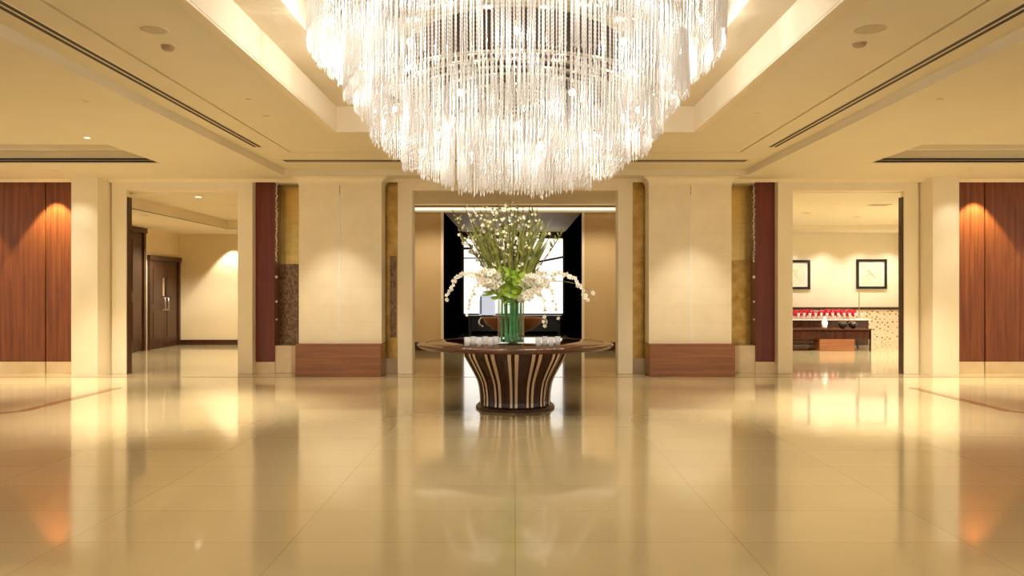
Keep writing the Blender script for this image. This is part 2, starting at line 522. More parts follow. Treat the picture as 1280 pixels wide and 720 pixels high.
for px, py, z, lb, gl in ((310, 123, ZC, 'small downlight on the ceiling near the left coffer corner', 0),
                          (333, 144, ZC, 'small downlight in ceiling, nearest the left coffer corner', 0),
                          (947, 141, ZC, 'small cream downlight on ceiling near the right coffer corner', 0),
                          (107, 126, ZB, 'faint downlight in the left ceiling border', 0),
                          (1175, 123, ZB, 'faint downlight in the right ceiling border', 0)):
    x, y = at(px, py, z); downlight(x, y, z, lb, gl)
x, y = at(110, 172, ZB + .22); downlight(x, y, ZB + .22, 'bright lit downlight in the left side coffer', True, .06)
x, y = at(1176, 168, ZB + .22); downlight(x, y, ZB + .22, 'lit downlight in the right side coffer', True, .05)
x, y = at(1212, 210, ZB); downlight(x, y, ZB, 'small downlight above the right wood panels', False, .05)
x, y = at(70, 213, ZB); downlight(x, y, ZB, 'small downlight above the left wood panels', False, .04)

# ================================================================== COLONNADE
DP = 13.8


def slab(name, a, b, d0, d1, z0, z1, m_, label, s, D=None, cat='column', bevel=0.0, parent=None):
    D = D or d0
    return struct(name, MB().box(s * X(a, D), s * X(b, D), d0, d1, z0, z1), m_, label, cat, parent, bevel)


for s, side in ((-1, 'left'), (1, 'right')):
    # pillars that frame the openings
    slab('pillar', 128.5, 147, DP, DP + .35, 0, ZB, M['cream'], 'slim cream pillar on the %s of the central opening' % side, s, bevel=.008)
    slab('pillar', 328.5, 347, DP, DP + .3, 0, ZB, M['cream'], 'slim cream pillar between red panel and %s opening' % side, s, bevel=.008)
    # outer frame, angled return and column
    slab('pillar', 486, 504.5, DP, DP + .12, 0, ZB, M['cream'], 'cream frame on the outer edge of the %s opening' % side, s, bevel=.005)
    struct('trim_6' if s < 0 else 'trim_7', MB().box(s * X(485, DP), s * X(486, DP), DP + .02, DP + .17, 0, 3.06), M['doorwood'],
           'dark wood lining on the outer jamb of the %s opening' % side, 'door lining')
    mb = MB().prism([(s * X(504.5, 13.86), 13.86), (s * X(522, 13.55), 13.55), (s * X(555, 13.55), 13.55), (s * X(555, 13.55), 14.1), (s * X(504.5, 13.86), 14.1)], 0, ZB)
    struct('wall_column', mb, M['cream'], 'broad cream column beside the %s wood panels' % side, 'column')
    # tall wood panels and their marble plinth
    for k, (a, b) in enumerate(((555, 586.3), (588, 860))):
        nm = empty('wood_wall_panel', (s * X((a + b) / 2, 14), 14.1, 0),
                   ('narrow' if k == 0 else 'wide') + ' red-brown veneer wall panel at the far %s' % side, 'wall panel', None, 'structure')
        cx = nm.location.x
        p = MB().box(s * X(a, 14) - cx, s * X(b, 14) - cx, -.1, 0, .2, ZB).build('veneer_panel', M['wood'], nm, .004)
        q = MB().box(s * X(a, 14) - cx, s * X(b, 14) - cx, -.1, 0, 0, .197).build('plinth', M['plinth'], nm, .003)
        p['kind'] = q['kind'] = 'structure'
    struct('wall_' + side, MB().box(s * X(500, 14), s * 12.6, 14.1, 14.25, 0, ZB), M['slot'], 'dark backing wall behind the %s wood panels' % side)
    # deep red narrow panel
    nm = empty('red_wall_panel', (s * X(314, 14), 14, 0), 'narrow deep red veneer panel %s of the stone pier and beads' % ('left' if s < 0 else 'right'), 'wall panel', None, 'structure')
    cx = nm.location.x
    p = MB().box(s * X(300, 14) - cx, s * X(329.5, 14) - cx, -.03, .5, .2, Z(228, 14)).build('veneer_panel', M['darkred'], nm, .004); p['kind'] = 'structure'
    q = MB().box(s * X(300, 14) - cx, s * X(329.5, 14) - cx, -.04, .5, 0, .197).build('plinth', M['plinth'], nm, .003); q['kind'] = 'structure'
    q = MB().box(s * X(300, 14) - cx, s * X(329.5, 14) - cx, -.04, .5, Z(228, 14), ZB).build('header', M['cream'], nm); q['kind'] = 'structure'
    # gold niche with mosaic
    nm = empty('gold_niche', (0, 14.3, 0), 'gold backed niche %s of the stone pier' % ('left' if s < 0 else 'right'), 'niche', None, 'structure')
    x0, x1 = s * X(262, 13.9), s * X(302, 14.3)
    p = MB().box(x0, x1, 0.02, .12, 0, ZB).build('gold_back', M['gold'], nm); p['kind'] = 'structure'
    zt = Z(330, 14.3)
    if s < 0:
        p = MB().box(x0, x1, -.01, .018, Z(432, 14.3), zt).build('mosaic_panel', M['mosaic'], nm)
    else:
        p = MB().box(x0, x1, -.01, .018, Z(432, 14.3), Z(325, 14.3)).build('lower_gold_panel', M['golddark'], nm)
    p['kind'] = 'structure'
    p = MB().box(x0, x1, -.3, .05, 0, Z(432, 14.0)).build('ledge', M['plinth'], nm, .004); p['kind'] = 'structure'
    p = MB().box(x0, x1, -.3, .02, ZB - .04, ZB).build('niche_head', M['cream'], nm); p['kind'] = 'structure'
    # slender gold strip on the inner side of the pier
    nm = empty('gold_strip_panel', (0, 14.05, 0), 'tall aged gold strip panel between pier and %s central pillar' % side, 'wall panel', None, 'structure')
    p = MB().box(s * X(145, 14), s * X(170, 14), 0, .12, Z(448, 14), Z(226, 14)).build('gold_sheet', M['golddark'], nm); p['kind'] = 'structure'
    p = MB().box(s * X(145, 14), s * X(170, 14), -.03, .12, 0, Z(448, 14)).build('plinth', M['plinth'], nm); p['kind'] = 'structure'
    p = MB().box(s * X(145, 14), s * X(170, 14), -.03, .12, Z(226, 14), ZB).build('header', M['cream'], nm); p['kind'] = 'structure'
    if s < 0:
        p = MB().box(s * X(149, 14), s * X(157, 14), -.012, .001, .62, 2.05).build('mosaic_inlay', M['mosaic'], nm); p['kind'] = 'structure'
    # stone pier: two shallow facets meeting at a seam, capital and walnut plinth
    nm = empty('stone_pier', (s * X(220, 13.5), 13.5, 0), 'wide limestone pier on walnut plinth, %s of the flower table' % side, 'pier', None, 'structure')
    cx = nm.location.x
    a, b, mseam = s * X(167.5, 13.5) - cx, s * X(271, 13.5) - cx, s * X(219.5, 13.5) - cx
    g = .006 * s
    mb = MB().prism([(a, .03), (mseam - g, 0), (mseam - g, .45), (a, .45)], .5, ZB - .14)
    mb.prism([(mseam + g, 0), (b, .03), (b, .45), (mseam + g, .45)], .5, ZB - .14)
    mb.box(a * .98, b * .98, .05, .4, .5, ZB - .14)
    p = mb.build('shaft', M['stone'], nm); p['kind'] = 'structure'
    p = MB().box(mseam - .008, mseam + .008, -.012, .03, .56, ZB - .3).build('seam_strip', M['whitepaint'], nm); p['kind'] = 'structure'
    mb = MB()
    n = 7
    prof = [(0, 0)] + [(.09 * (1 - math.cos(PI / 2 * k / n)), .12 * math.sin(PI / 2 * k / n)) for k in range(1, n + 1)] + [(.09, .14)]
    vs = []; fs = []
    lo, hi = min(a, b), max(a, b)
    for e, z in prof:
        zz = ZB - .14 + z
        vs += [(lo - e, .02 - e, zz), (hi + e, .02 - e, zz), (hi + e, .45, zz), (lo - e, .45, zz)]
    for i in range(len(prof) - 1):
        for k in range(4):
            fs.append((i * 4 + k, i * 4 + (k + 1) % 4, i * 4 + 4 + (k + 1) % 4, i * 4 + 4 + k))
    m_ = len(prof) * 4
    fs += [(3, 2, 1, 0), (m_ - 4, m_ - 3, m_ - 2, m_ - 1)]
    p = MB().add(vs, fs).build('capital', M['cream'], nm); p['kind'] = 'structure'
    p = MB().box(s * X(168, 13.4) - cx, s * X(275, 13.4) - cx, -.1, .45, 0, .55).build('walnut_base', M['basewood'], nm, .006); p['kind'] = 'structure'
    # lintels
    struct('beam', MB().box(s * X(347, DP), s * X(486, DP), DP, DP + .25, 3.17, ZB + .01), M['cream'], 'cream lintel over the %s side opening' % side, 'beam')
    # hanging bead strand at the niche
    st = empty('bead_curtain_strand', (s * X(299, 13.9), 13.93, 3.3), 'string of sparkling crystal beads hanging at the %s niche' % side, 'bead strand', 'bead strings beside the niches')
    mb = MB(); z = 0.0; rnd = random.Random(3 + s)
    mb.tube([(0, 0, 0.02), (0, 0, -2.6)], .0015, n=4)
    mb.build('cord', M['chrome'], st)
    mb = MB()
    while z > -1.35:
        r = rnd.uniform(.008, .018); mb.ball((rnd.uniform(-.012, .012), 0, z - r), r, 6); z -= 2 * r
    mb.build('beads', M['crystal'], st)
    for zz in (-1.62, -2.05, -2.36):
        MB().ball((0, 0, zz), .028 if zz > -1.8 else .02, 10).build('crystal_ball', M['crystal'], st)
struct('beam', MB().box(-X(128.5, DP), X(128.5, DP), DP, DP + .25, 3.17, ZB + .01), M['cream'], 'cream lintel over the central opening', 'beam')
# wall behind the colonnade infill
for s, side in ((-1, 'left'), (1, 'right')):
    mb = MB().box(s * X(140, 14), s * X(347, 14), 14.42, 14.52, 0, ZB + .3)
    struct('wall_pier_backing_' + side, mb, M['cream'], 'plain wall behind the %s pier and niche' % side)

# ================================================================== ROOM BEHIND (centre)
DB = 19.2
SW = 2.9
xo = 1.75
mb = MB().box(-SW, -xo, DB, DB + .2, 0, ZB); mb.box(xo - .12, SW, DB, DB + .2, 0, ZB)
mb.box(-SW, SW, DB, DB + .2, ZB - .001, ZB + .3)
struct('wall_back', mb, M['tan'], 'tan rear wall on both sides of the dark alcove')
struct('ceiling_rear_hall', MB().box(-SW, SW, 14.05, DB + .2, ZB + .12, ZB + .3), M['ceil2'], 'ceiling of the hall behind the central opening', 'ceiling')
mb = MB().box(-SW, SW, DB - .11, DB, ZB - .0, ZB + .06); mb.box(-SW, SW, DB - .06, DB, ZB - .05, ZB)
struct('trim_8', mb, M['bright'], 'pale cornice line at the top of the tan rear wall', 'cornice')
M['cove'] = mat('cornice_glow', (1, .95, .85), .5, emit=(1.0, .90, .70), es=.9)  # glow added to make the pale cornice read as brightly lit
tag(MB().box(-SW + .05, SW - .05, DB - .16, DB - .11, ZB - .01, ZB + .05).build('cornice_glow_strip', M['cove']), 'added glowing strip imitating the lit cornice of tan rear wall', 'added glow strip')
for s, side in ((-1, 'left'), (1, 'right')):
    struct('baseboard_' + side, MB().box(s * SW, s * (xo if s < 0 else xo - .12), DB - .03, DB, 0, .2), M['doorwood'], 'dark baseboard under the tan rear wall, %s half' % side, 'baseboard')
    struct('wall_rear_%s_side' % side, MB().box(s * SW, s * (SW + .1), 14.4, DB + .2, 0, ZB + .3), M['cream'], '%s side wall of the hall behind the opening' % side)
    xs = s * (xo if s < 0 else xo - .12)
    struct('trim_9' if s < 0 else 'trim_10', MB().box(xs - .03, xs + .03, DB - .04, DB + .05, 0, ZB), M['cream'], 'pale %s edge trim of the dark alcove' % side, 'door frame')
# alcove
DE = 26.4
mb = MB().box(-xo - .1, -xo, DB + .2, DE, 0, ZB); mb.box(xo - .12, xo, DB + .2, DE, 0, ZB)
mb.box(-xo, xo, DE, DE + .1, 0, Z(393, DE))
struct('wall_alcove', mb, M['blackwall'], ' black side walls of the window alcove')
struct('ceiling_alcove', MB().box(-xo, xo, DB + .2, DE + .1, ZB, ZB + .2), M['tan'], 'tan ceiling of the dark alcove', 'ceiling')
# window
wt = empty('window_1', (0, DE, 0), 'bright square window at the end of the dark alcove', 'window', None, 'structure')
p = MB().box(-1.75, 1.65, .02, .05, Z(393, DE), ZB).build('pane', M['daylight'], wt)
fr = MB()
fr.box(-1.75, -1.69, -.03, .03, Z(393, DE), ZB); fr.box(1.57, 1.63, -.03, .03, Z(393, DE), ZB)
fr.box(-1.75, 1.65, -.03, .03, Z(393, DE) - .02, Z(393, DE) + .03); fr.box(-1.75, 1.65, -.03, .03, ZB - .22, ZB)
fr.build('window_frame', M['doorwood'], wt)
fr = MB(); fr.box(-1.7, -1.43, -.02, .0, Z(312, DE), Z(310, DE) + .02)
fr.box(-1.7, .6, -.02, .0, Z(323.5, DE), Z(322, DE)); fr.build('glazing_bar', M['black'], wt)
MB().tube([(.4, -.03, Z(330, DE)), (1.62, -.03, Z(321, DE))], .035, n=4).build('glazing_bar', M['black'], wt)
for xx in (-1.9, 1.9):
    spot('rear_hall_lamp', (xx, 17.4, 3.4), (xx, 18.4, 0), 110, 120, .5, WARM)

# lamp on sill console
ct = empty('console', (0, 25.9, 0), 'black console below the bright window', 'console')
zt = Z(394.5, 25.6)
MB().box(-1.55, 1.5, -.3, .3, zt - .06, zt).build('top', M['black'], ct, .01)
for xx in (-1.5, 1.36):
    MB().box(xx, xx + .09, -.28, .28, 0, zt - .06).build('leg', M['black'], ct)
MB().box(-1.45, 1.4, .2, .26, .1, zt - .06).build('back_panel', M['black'], ct)
lt = empty('table_lamp', ((609 - 644) * .0256, 25.75, zt), 'white dome lamp standing before the bright window, left of the vase', 'lamp')
MB().lathe([(.26, .02), (.27, .05), (.27, .45), (.23, .62), (.14, .76), (0, .82)], n=28).build('lamp_shade', M['lampshade'], lt)
MB().lathe([(0, 0), (.2, 0), (.2, .02), (.03, .04), (.03, .4)], n=20).build('base', M['black'], lt)
MB().tube([(-.2, -.21, .05), (-.2, -.21, .62)], .02, n=6).build('bracket', M['bronze'], lt)

# ================================================================== LEFT HALLWAY
zh = 2.93
mb = MB().box(-9.1, -8.9, 14.2, 21.4, 0, ZB)
struct('wall_hallway_side', mb, M['hallway'], 'cream side wall of the left hallway holding the dark doors')
struct('wall_hallway_back', MB().box(-9.1, -2.95, 21.2, 21.4, 0, ZB), M['hallway'], 'cream end wall of the left hallway with a light scallop')
struct('baseboard_hallway', MB().box(-8.9, -3.0, 21.17, 21.2, 0, .13), M['doorwood'], 'dark baseboard along the end wall of left hallway', 'baseboard')
mb = MB()
mb.box(-9.0, -6.9, 14.05, 21.3, zh, zh + .3); mb.box(-6.9, -3.0, 19.2, 21.3, zh, zh + .3)
mb.box(-6.9, -4.88, 14.05, 19.2, zh + .2, zh + .3); mb.box(-4.88, -3.0, 14.53, 19.2, zh + .2, zh + .3)
struct('ceiling_hallway', mb, M['ceil2'], 'recessed tray ceiling of the left hallway', 'ceiling')
mb = MB().box(-6.96, -6.925, 14.4, 19.28, zh - .006, zh); mb.box(-6.98, -3.2, 19.26, 19.31, zh - .006, zh)
tag(mb.build('linear_vent', M['slot']), 'thin dark slot vent turning a corner in left hallway ceiling', 'air vent', 'slim linear vents in the ceiling')
for px, py, z, lb, gl in ((248, 246, zh + .2, 'bright downlight in the left hallway tray ceiling', True), (181, 269, zh, 'unlit downlight above the left hallway doors', False),
                          (291, 257, zh + .2, 'small dark downlight near right edge of left hallway', False), (212, 279, zh, 'faint downlight above the dark double doors', False)):
    x, y = at(px, py, z); downlight(x, min(y, 20.9), z, lb, gl, .07)


def door_thing(name, y0, y1, h, label, double):
    t = empty(name, (-8.9, (y0 + y1) / 2, 0), label, 'door', None, 'structure')
    hy = (y1 - y0) / 2; fw = .11
    mb = MB().box(0, .07, -hy, -hy + fw, 0, h); mb.box(0, .07, hy - fw, hy, 0, h); mb.box(0, .09, -hy - .03, hy + .03, h - .02, h + .1)
    mb.build('door_frame', M['doorwood'], t, .005)
    leaves = 2 if double else 1
    wd = (2 * hy - 2 * fw) / leaves
    for k in range(leaves):
        a = -hy + fw + k * wd
        d = MB().box(0, .035, a + .005, a + wd - .005, 0.005, h - .03)
        d.box(.035, .045, a + .12, a + wd - .12, .25, h * .42); d.box(.035, .045, a + .12, a + wd - .12, h * .5, h - .2)
        lf = d.build('door_leaf', M['doorwood'], t, .004)
        if double:
            yy = a + (wd - .1 if k == 0 else .1)
            MB().tube([(.035, yy, .95), (.09, yy, .95), (.09, yy, 1.25), (.035, yy, 1.25)], .012, n=8).build('door_handle', M['chrome'], lf)
            MB().box(.046, .05, yy - .05, yy + .05, 1.3, 1.75).build('glass_slit', M['chrome'] if k == 0 else M['black'], lf)
    return t


door_thing('door_1', 18.3, 19.15, 2.82, 'tall dark wood door nearest on the left hallway wall', False)
door_thing('door_2', 19.35, 21.12, 2.2, 'dark wood double doors at the end of the left hallway', True)
spot('hallway_wash', (-7.45, 20.8, 2.9), (-7.45, 21.0, 0), 120, 80, .3, WARM2)
spot('hallway_down', (-6.4, 16.2, 3.1), (-6.4, 16.2, 0), 90, 110, .6, WARM2)
for xx, yy in ((-5.0, 17.0), (-7.9, 16.0), (-7.8, 19.2)):
    spot('hallway_lamp', (xx, yy, 3.1 if xx > -6 else 2.9), (xx, yy, 0), 170, 130, .5, WARM2)

# ================================================================== RIGHT LOUNGE
DL = 22.3
zl = 3.04
struct('wall_lounge_back', MB().box(3.0, 10.9, DL, DL + .2, 0, zl + .4), M['bright'], 'bright cream end wall of the right lounge')
struct('wall_lounge_side', MB().box(10.7, 10.9, 14.2, DL + .2, 0, zl + .4), M['bright'], 'bright side wall of the right lounge')
struct('wall_lounge_inner', MB().box(3.01, 3.1, 14.4, DL, 0, zl + .5), M['bright'], 'inner side wall of the right lounge')
mb = MB().box(4.88, 10.75, 14.05, DL + .1, zl + .12, zl + .4)
mb.box(3.05, 4.88, 14.53, DL + .1, zl + .12, zl + .4)
# curved dropped ceiling edge
pts = [(3.05, DL), (10.75, DL)]
arc = [(8.2 + 5.2 * math.cos(t), 15.6 + 5.6 * math.sin(t)) for t in [PI * (0.12 + 0.76 * k / 24) for k in range(25)]]
mbl = MB()
for i in range(24):
    (xa, ya), (xb, yb) = arc[i], arc[i + 1]
    mbl.add([(xa, ya, zl), (xb, yb, zl), (xb, DL, zl), (xa, DL, zl), (xa, ya, zl + .15), (xb, yb, zl + .15), (xb, DL, zl + .15), (xa, DL, zl + .15)],
            [(0, 1, 2, 3), (4, 7, 6, 5), (0, 4, 5, 1), (2, 6, 7, 3), (1, 5, 6, 2), (0, 3, 7, 4)])
mbl.v = [(min(10.75, max(3.05, v[0])), v[1], v[2]) for v in mbl.v]
struct('ceiling_lounge', mb, M['bright'], 'pale upper ceiling of the right lounge', 'ceiling')
struct('ceiling_lounge_soffit', mbl, M['bright'], 'lower ceiling with a curved edge in the right lounge', 'ceiling')
for px, py, z, lb in ((1008, 266, zl + .12, 'small ceiling downlight at the left of the lounge'), (1071, 271, zl + .12, 'small ceiling downlight near the middle of the lounge')):
    x, y = at(px, py, z); downlight(x, y, z, lb, False, .09)
x, y = at(1099, 256, zl + .12)
t = empty('ceiling_vent', (x, y, zl + .12), 'small square dark air grille in the lounge ceiling', 'air vent')
MB().box(-.2, .2, -.12, .12, -.01, 0).build('frame', M['whitepaint'], t)
MB().box(-.16, .16, -.08, .08, -.014, -.009).build('grille', M['detector'], t)
mb = MB().box(3.1, 10.7, DL - .04, DL, 0, Z(387, DL))
struct('wall_lounge_wainscot', mb, M['wainscot'], 'patterned tile dado along the lounge end wall')
struct('trim_11', MB().box(3.1, 10.7, DL - .06, DL - .001, Z(387, DL), Z(384, DL)), M['doorwood'], 'dark rail capping the patterned tile dado', 'rail')


def picture(x0, x1, y0, y1, label):
    xa, xb = X(x0 - 644, DL - .05), X(x1 - 644, DL - .05); za, zb = Z(y1, DL - .05), Z(y0, DL - .05)
    t = empty('framed_picture', ((xa + xb) / 2, DL - .001, (za + zb) / 2), label, 'picture', 'black framed sketches on the lounge wall')
    hx, hz = (xb - xa) / 2, (zb - za) / 2; f = .065
    mb = MB().box(-hx, hx, -.05, 0, hz - f, hz); mb.box(-hx, hx, -.05, 0, -hz, -hz + f)
    mb.box(-hx, -hx + f, -.05, 0, -hz + f, hz - f); mb.box(hx - f, hx, -.05, 0, -hz + f, hz - f)
    mb.build('frame', M['black'], t, .004)
    MB().box(-hx + f, hx - f, -.02, -.001, -hz + f, hz - f).build('mat_board', M['whitepaint'], t)
    pr = MB().box(-hx * .68, hx * .68, -.023, -.019, -hz * .68, hz * .68); pr.build('sketch', M['paper'], t)
    ln = MB(); r2 = random.Random(int(x0))
    for k in range(5):
        pts = [(r2.uniform(-.15, .15), -.025, r2.uniform(-.15, .15)) for _ in range(3)]
        ln.tube(pts, .003, n=4)
    ln.build('pencil_lines', M['plinth'], t)


picture(1071, 1109, 324, 361, 'black framed pale sketch hanging clear on the lounge wall')
picture(975, 1013, 325, 361.5, 'black framed pale sketch half hidden behind the pillar')
for xx in (7.4, 8.4, 9.45, 10.2):
    spot('lounge_wash', (xx + .15, DL - .75, zl - .03), (xx + .15, DL - .15, 0), 70, 95, .9, WARM2)
for xx, yy in ((7.0, 17.2), (9.3, 17.5)):
    spot('lounge_lamp', (xx, yy, zl + .10), (xx, yy, 0), 520, 140, .5, WARM2)

# lounge furniture
tt = empty('lounge_table', (6.75, 19.3, 0), 'long low dark table on a block base in the right lounge', 'table')
zt = Z(411, 19)
MB().box(-1.75, 1.74, -.3, .5, zt - .03, zt).build('tabletop', M['tablewood'], tt, .005)
MB().box(-1.72, 1.72, -.27, -.22, zt - .25, zt - .03).build('apron', M['darkstave'], tt, .004)
MB().box(-1.72, 1.72, .42, .46, zt - .25, zt - .03).build('apron', M['darkstave'], tt, .004)
MB().box(.49, 1.32, -.28, .4, 0, zt - .25).build('block_base', M['basewood'], tt, .005)
for xx in (-1.72, 1.68):
    for yy in (-.27, .42):
        MB().box(xx, xx + .04, yy, yy + .04, 0, zt - .03).build('leg', M['bronze'], tt)
for k, (y_, h_) in enumerate(((-.25, .2), (-.25, .09))):
    MB().box(-1.7, .35, y_, y_ + .03, h_, h_ + .03).build('stretcher', M['bronze'], tt)
bt = empty('buffet_counter', (6.9, 21.3, 0), 'long buffet with pale top and dark front behind low table', 'counter')
zb_ = Z(399.5, 21)
MB().box(-2.2, 2.45, -.3, .4, zb_ - .02, zb_).build('countertop', M['whitepaint'], bt, .005)
MB().box(-2.15, 2.4, -.25, .35, .0, zb_ - .02).build('cabinet', M['darkstave'], bt, .004)
# red goblets
gob = empty('red_goblet', (0, 0, 0), 'red stemmed glass in the crowded rows on the buffet', 'glass', 'red glasses lined up on the lounge buffet')
MB().lathe([(.035, 0), (.035, .006), (.006, .012), (.006, .075)], n=10).build('stem', M['pink'], gob)
MB().lathe([(.006, .075), (.052, .10), (.066, .15), (.058, .23), (.05, .23), (.056, .15), (.0, .10)], n=12).build('bowl', M['red'], gob)
first = True; rnd0 = random.Random(9)
for r_, (y_, n_, off) in enumerate(((21.14, 12, 0), (21.30, 12, .07), (21.46, 12, 0.02))):
    for k in range(n_):
        o = gob if first else copy_tree(gob); first = False
        o.location = (7.38 + off + k * .142, y_, zb_); o.scale = (1, 1, rnd0.uniform(.82, 1.2))
gob2 = empty('clear_goblet', (0, 0, 0), 'pale clear stemmed glass among the red glasses on buffet', 'glass', 'clear glasses on the lounge buffet')
MB().lathe([(.03, 0), (.03, .006), (.006, .012), (.006, .06), (.03, .09), (.036, .17), (.03, .17), (.0, .09)], n=10).build('bowl', M['pink'], gob2)
for k in range(12):
    o = gob2 if k == 0 else copy_tree(gob2)
    o.location = (7.45 + k * .15, 21.04, zb_)
vz = empty('small_vase', (X(1031 - 644, 19.1), 19.12, zt), 'small white vase on the low lounge table', 'vase')
MB().lathe([(0, 0), (.05, 0), (.06, .05), (.075, .14), (.05, .2), (.035, .24), (.045, .27), (.03, .27)], n=16).build('body', M['whitepaint'], vz)
bw = empty('black_bowl', (X(1053 - 644, 19.2), 19.2, zt), 'round black bowl on the low lounge table, nearer the vase', 'bowl', 'black bowls on the low lounge table')
MB().lathe([(0, 0), (.04, 0), (.09, .05), (.105, .11), (.08, .15), (.07, .15), (.09, .11), (0, .03)], n=18).build('body', M['black'], bw)
MB().lathe([(.07, .15), (.075, .16), (.08, .15)], n=18).build('rim', M['copper'], bw)
b2 = copy_tree(bw); b2.location.x = X(1066 - 644, 19.2); b2['label'] = 'round black bowl on the low lounge table, nearer its right end'
tw = empty('slender_floor_stand', (X(1074 - 644, 22), 22.0, 0), 'thin upright metal rod in front of the lounge wall', 'stand')
MB().lathe([(0, 0), (.1, 0), (.1, .015), (0, .02)], n=16).build('base', M['bronze'], tw)
MB().tube([(0, 0, .01), (0, 0, Z(364, 22))], .012, n=6).build('rod', M['grille'], tw)

# ================================================================== FLOWER TABLE
TX, TY, TZ = 0.0, 9.95, 0.80
tb = empty('round_pedestal_table', (TX, TY, 0), 'large round walnut table on a flared fluted pedestal', 'table')
MB().lathe([(0, TZ - .06), (1.10, TZ - .06), (1.17, TZ - .055), (1.205, TZ - .035), (1.215, TZ - .012), (1.205, TZ - .002), (1.19, TZ), (1.12, TZ), (1.115, TZ - .003), (1.10, TZ - .003), (1.095, TZ), (0, TZ)],
           n=96).build('tabletop', M['tablewood'], tb)
MB().lathe([(.58, TZ - .06), (.66, TZ - .06), (.66, TZ - .09), (.6, TZ - .11), (.55, TZ - .11)], n=64).build('collar', M['darkstave'], tb)
prof = [(.43, .045), (.425, .10), (.43, .18), (.44, .26), (.455, .33), (.485, .40), (.53, .485), (.575, .565), (.615, .64), (.64, .71)]
mb = MB(); NS = 14; vs = []
seq = []
for k in range(NS):
    seq += [(0.0, 0, 1.0), (0.17, 0, 1.0), (0.19, 1, 1.03), (0.33, 1, 1.035), (0.35, 0, 1.0), (0.46, 0, 1.0), (0.48, 1, 1.035), (0.64, 1, 1.03), (0.66, 0, 1.0)]
per = len(seq)
vs = []
for r, z in prof:
    for i, (fr_, mi, k_) in enumerate(seq):
        th = 2 * PI * ((i // 9) + fr_) / NS
        vs.append((r * k_ * math.cos(th), r * k_ * math.sin(th), z))
n0 = 0
for i in range(len(prof) - 1):
    for k in range(per):
        k2 = (k + 1) % per
        mi = 1 if (seq[k][2] > 1.01 and seq[k2][2] > 1.01) else 0
        mb.f.append((i * per + k, i * per + k2, (i + 1) * per + k2, (i + 1) * per + k)); mb.m.append(mi); mb.sm.append(False)
mb.v = vs
mb.build('fluted_pedestal', [M['darkstave'], M['fluteglint']], tb)
MB().lathe([(0, 0), (.485, 0), (.49, .01), (.485, .03), (.46, .05), (.40, .05)], n=64).build('foot', M['darkstave'], tb)

# vase
VX, VY = -.05, 9.6
vt = empty('glass_vase', (VX, VY, TZ), 'tall clear glass cylinder vase in the middle of table', 'vase')
MB().lathe([(0, 0), (.155, 0), (.16, .01), (.16, .56), (.163, .565), (.155, .565), (.152, .03), (0, .03)], n=40).build('vessel', M['glass'], vt)
mb = MB(); rnd = random.Random(5)
for k in range(26):
    a = rnd.uniform(0, 2 * PI); r = rnd.uniform(.02, .10)
    mb.ball((r * math.cos(a), r * math.sin(a), .055 + rnd.uniform(0, .07)), .022, 6)
mb.build('glass_pebbles', M['votive'], vt)
sg = 'green stems standing in the glass vase'
st0 = None
for k in range(15):
    a = rnd.uniform(0, 2 * PI); r = .125 * math.sqrt(rnd.random()); a2 = a + rnd.uniform(-.5, .5)
    st = empty('flower_stem', (VX, VY, TZ + .035), 'green cut stem standing inside the glass vase', 'stem', sg)
    x0_, y0_ = r * math.cos(a), r * math.sin(a); x1_, y1_ = r * math.cos(a2), r * math.sin(a2)
    MB().tube([(x0_, y0_, 0), ((x0_ + x1_) / 2, (y0_ + y1_) / 2, .3), (x1_, y1_, .62)], .011, n=6).build('stalk', M['stemgreen'], st)

# foliage
mb = MB(); rnd = random.Random(11); random.seed(11)
mouth = Vector((VX, VY, TZ + .56))
for k in range(210):
    a = rnd.uniform(-1.0, 1.0); dep = rnd.uniform(-.5, .5); L_ = rnd.uniform(.45, 1.13)
    d = Vector((a * .50, dep * .35, 1)).normalized()
    p0 = mouth + Vector((a * .1, dep * .08, -.05)); p1 = p0 + d * L_
    mb.leaf(p0, p1, rnd.uniform(.008, .017), (a * -.03 + rnd.uniform(-.03, .03), 0, 0), 0)
for k in range(360):
    a = rnd.uniform(0, 2 * PI); el = rnd.uniform(-.5, 1.2); L_ = rnd.uniform(.10, .26)
    c = mouth + Vector((rnd.uniform(-.18, .18), rnd.uniform(-.16, .10), rnd.uniform(.0, .30)))
    d = Vector((math.cos(a) * math.cos(el), math.sin(a) * math.cos(el), math.sin(el) * .9))
    mb.leaf(c, c + d * L_, rnd.uniform(.016, .030), (0, 0, -.01), 1)
tag(mb.build('green_foliage', [M['leaf'], M['lime']]), 'dense green leaves filling the flower arrangement above the vase', 'foliage', None, 'stuff')


def P(px, py, D=9.6):
    return Vector(((px - 644) * D / 1000, D, Z(py, D)))


def bez(pts, n=14):
    pts = [Vector(p) for p in pts]; out = []
    for i in range(n + 1):
        t = i / n; q = pts[:]
        while len(q) > 1: q = [q[j] * (1 - t) + q[j + 1] * t for j in range(len(q) - 1)]
        out.append(q[0])
    return out


